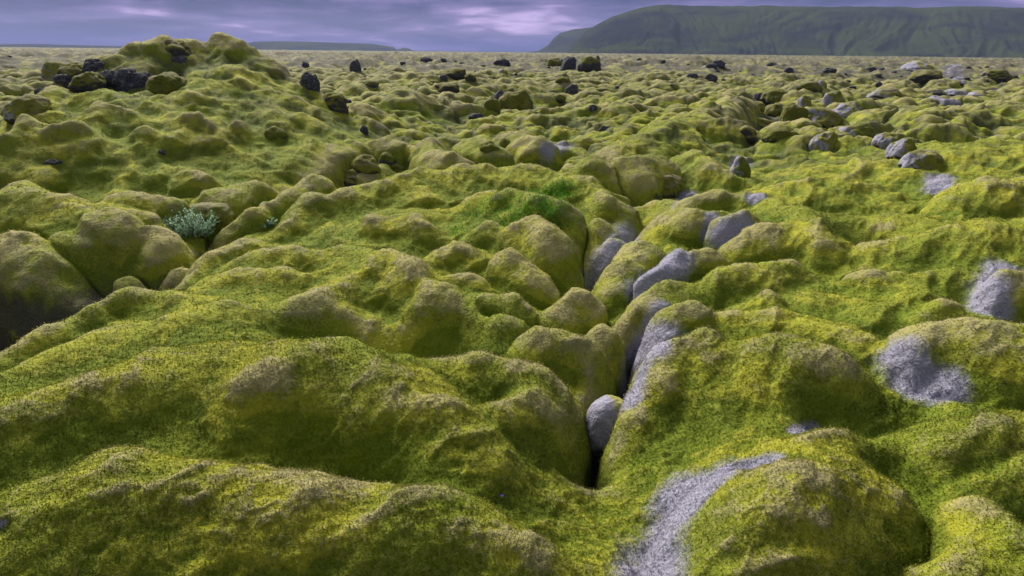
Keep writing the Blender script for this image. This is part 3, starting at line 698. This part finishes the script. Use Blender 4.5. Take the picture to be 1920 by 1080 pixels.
for n_, (st, px, py, hw, hp, turn, lab, *man) in enumerate(BOULD):
    if not lab: continue
    x, y, z, t = cast(px, py-2); rx = hw*t/F; hh = hp*t/F
    if t > 100: rx *= 60/t; hh *= 60/t; d = ray(px, py)*60; x, y, z = d[0], d[1], CAMZ+d[2]; t = 60
    if man: x, y, t = pt(px, py-hp/2, man[0]); z = man[0]-hp*t/F*.5; rx = hw*t/F; hh = hp*t/F; x -= x/math.hypot(x, y)*rx*.6; y -= y/math.hypot(x, y)*rx*.6
    ry = rx*.85; rz = max(hh*.66, rx*.5)
    v, Fc = lump(rx, ry, rz, n_+1, .45 if man else .85, 5 if hw*2 > 40 else 4, st == 'r')
    fx, fy = x/math.hypot(x, y), y/math.hypot(x, y)
    top = v[:, 2].max()
    a = math.radians(turn)
    o = mesh_from(NAMES[st], v-np.array([0, 0, 0]), Fc, MATS[st]); o.location = (x+fx*ry*.75, y+fy*ry*.75, z+hh*.78-top); o.rotation_euler = (0, a*.6, a)
    o['label'] = lab; o['category'] = CATS[st]
# scattered stones of the plain, in three reaches nothing sets apart within
rg = np.random.RandomState(12)
protos = [lump(1, .8, .7, 50+i, 1., 3, True) for i in range(5)]; pm = []
for (x0, x1, gname, lab, cnt) in ((0, 640, 'stones of the plain behind the knoll', 'small dark stone on the plain beside and behind the knoll', 24), (640, 1240, 'stones of the middle plain', 'small dark stone on the plain below the open sky', 36), (1240, 1920, 'stones below the mountain', 'small dark stone on the plain below the mountain', 56)):
    for i in range(cnt):
        px = rg.uniform(x0, x1); py = 107+60*rg.rand()**1.7+(px-960)*.010
        if 150 < px < 540 and py > 92: continue
        x, y, z, t = cast(px, py)
        if t > 95: continue
        k = len(pm) % 5
        if len(pm) < 5:
            o = mesh_from('lava_stone', protos[k][0], protos[k][1], M_br); pm.append(o)
        else:
            o = pm[k].copy(); COL.objects.link(o); pm.append(o)
        s_ = rg.uniform(2.5, 6)*t/F
        o.location = (x, y, z-s_*.1); o.scale = (s_, s_, s_*rg.uniform(.7, 1.2)); o.rotation_euler = (0, 0, rg.rand()*6.28)
        o['label'] = lab; o['group'] = gname; o['category'] = 'stone'
# ------------------------------------------------------------------ plants
def leaf_mat(name, c1, c2, rough=.6):
    m, t, b = new_mat(name); geo = N(t, 'ShaderNodeNewGeometry')
    c = MIX(t, geo.outputs['Random Per Island'], c1, c2); L(t, c, b.inputs['Base Color']); b.inputs['Roughness'].default_value = rough
    tr = N(t, 'ShaderNodeBsdfTranslucent'); L(t, c, tr.inputs[0]); sh = N(t, 'ShaderNodeMixShader', inp={0: .45}); L(t, b.outputs[0], sh.inputs[1]); L(t, tr.outputs[0], sh.inputs[2]); L(t, sh.outputs[0], t.nodes['Material Output'].inputs[0] if 'Material Output' in t.nodes else [n for n in t.nodes if n.bl_idname == 'ShaderNodeOutputMaterial'][0].inputs[0]); return m
M_wil = leaf_mat('willow_leaf', (.14, .25, .15), (.34, .48, .38)); M_twig = leaf_mat('twig', (.05, .035, .02), (.09, .06, .04), .9)
M_grass = leaf_mat('grass_blade', (.04, .19, .012), (.13, .34, .03)); M_purple = leaf_mat('petal', (.12, .07, .45), (.2, .12, .6))
def shrub(px, py, w_, h_, n, seed, label, dx=0):
    r = np.random.RandomState(seed); x, y, z, t = cast(px, py); W = w_*t/F; H = h_*t/F
    root = bpy.data.objects.new('willow_shrub', None); COL.objects.link(root); root.location = (x, y+W*.4, z-.02); root['label'] = label; root['category'] = 'shrub'
    tv, tf, lv, lf = [], [], [], []
    for i in range(n):
        a = r.rand()*6.28; rr = math.sqrt(r.rand()); e = np.array([math.cos(a)*rr*W, math.sin(a)*rr*W*.8, H*(.35+.75*r.rand())*(1-.35*rr)]); p0 = np.array([e[0]*.35, e[1]*.35, 0])
        sdv = np.array([.0035, 0, 0]); b_ = len(tv); tv += [p0-sdv, p0+sdv, e+sdv*.4, e-sdv*.4]; tf.append([b_, b_+1, b_+2, b_+3])
        for j in range(12):
            q = p0+(e-p0)*(.35+.68*j/11); dr = r.normal(size=3); dr[2] = abs(dr[2])*.9+.25; dr /= np.linalg.norm(dr); sdd = np.cross(dr, r.normal(size=3)); sdd /= np.linalg.norm(sdd)
            ll = .036*(.6+.7*r.rand()); lw = ll*.36; up_ = np.cross(dr, sdd)*ll*.12; b_ = len(lv); lv += [q, q+dr*ll*.5+sdd*lw+up_, q+dr*ll, q+dr*ll*.5-sdd*lw+up_]; lf.append([b_, b_+1, b_+2, b_+3])
    mesh_from('twigs', np.array(tv), np.array(tf), M_twig, parent=root, smooth_=False); mesh_from('foliage', np.array(lv), np.array(lf), M_wil, parent=root, smooth_=False)
shrub(352, 452, 46, 58, 150, 3, 'grey green leafy shrub growing in the left gully')
shrub(392, 448, 24, 26, 40, 5, 'sparse dry twiggy shrub at the foot of the brown boulder')
shrub(490, 430, 26, 24, 60, 4, 'small pale blue green shrub at the edge of the left gully')
gv, gf = [], []
rg = np.random.RandomState(5)
for (px, py, sx, sy, n) in ((1020, 372, 46, 14, 2600), (1055, 365, 20, 12, 900), (1000, 408, 52, 9, 2600), (1030, 398, 24, 12, 800), (905, 392, 40, 10, 700), (855, 437, 12, 6, 200), (1030, 425, 30, 14, 500), (950, 385, 30, 14, 500), (885, 150, 10, 3, 0)):
    if not n: continue
    x0, y0, z0, t0 = cast(px, py); jx = sx*t0/F; xa, ya, za, ta = cast(px, py-sy); jy = min(max(.15, math.hypot(xa-x0, ya-y0)), .6)
    X = x0+rg.normal(size=n)*jx*.7; Y = y0+rg.normal(size=n)*jy*.7; az_ = np.arctan2(X, Y); rr_ = np.hypot(X, Y)
    ci = np.clip(np.round((az_-azf[0])/(azf[1]-azf[0])).astype(int)+c0, 0, GX.shape[1]-1); rI = np.clip(np.searchsorted(RR, rr_), 0, len(RR)-1)
    for i in range(n):
        p = GCO[rI[i], ci[i]]; h = .022*(.5+rg.rand()); d = np.array([rg.normal()*.45, rg.normal()*.45, 1.])*h; s2 = np.array([rg.normal(), rg.normal(), 0]); s2 *= .0045/np.linalg.norm(s2); b_ = len(gv)
        gv += [p-s2-[0, 0, .01], p+s2-[0, 0, .01], p+d]; gf.append([b_, b_+1, b_+2])
g_ = mesh_from('grass', np.array(gv), np.array(gf), M_grass, smooth_=False); g_['kind'] = 'stuff'; g_['label'] = 'vivid green short grass growing on the central hump'; g_['category'] = 'grass'
# the one small violet in the near hollow
x, y, z, t = cast(941, 943)
fl = bpy.data.objects.new('flower', None); COL.objects.link(fl); fl.location = (x, y, z-.005); fl['label'] = 'single tiny violet flower in the moss near the bottom centre'; fl['category'] = 'flower'
pv, pf = [], []
for i in range(5):
    a = i*1.2566; dr = np.array([math.cos(a), math.sin(a), .5]); sd2 = np.array([-math.sin(a), math.cos(a), 0]); b_ = len(pv); c_ = np.array([0, 0, .045])
    pv += [c_, c_+dr*.006+sd2*.004, c_+dr*.011, c_+dr*.006-sd2*.004]; pf.append([b_, b_+1, b_+2, b_+3])
mesh_from('petals', np.array(pv), np.array(pf), M_purple, parent=fl, smooth_=False)
mesh_from('stem', np.array([[-.0012, 0, 0], [.0012, 0, 0], [.001, 0, .045], [-.001, 0, .045], [0, -.0012, 0], [0, .0012, 0], [0, .001, .045], [0, -.001, .045]]), np.array([[0, 1, 2, 3], [4, 5, 6, 7]]), M_grass, parent=fl, smooth_=False)
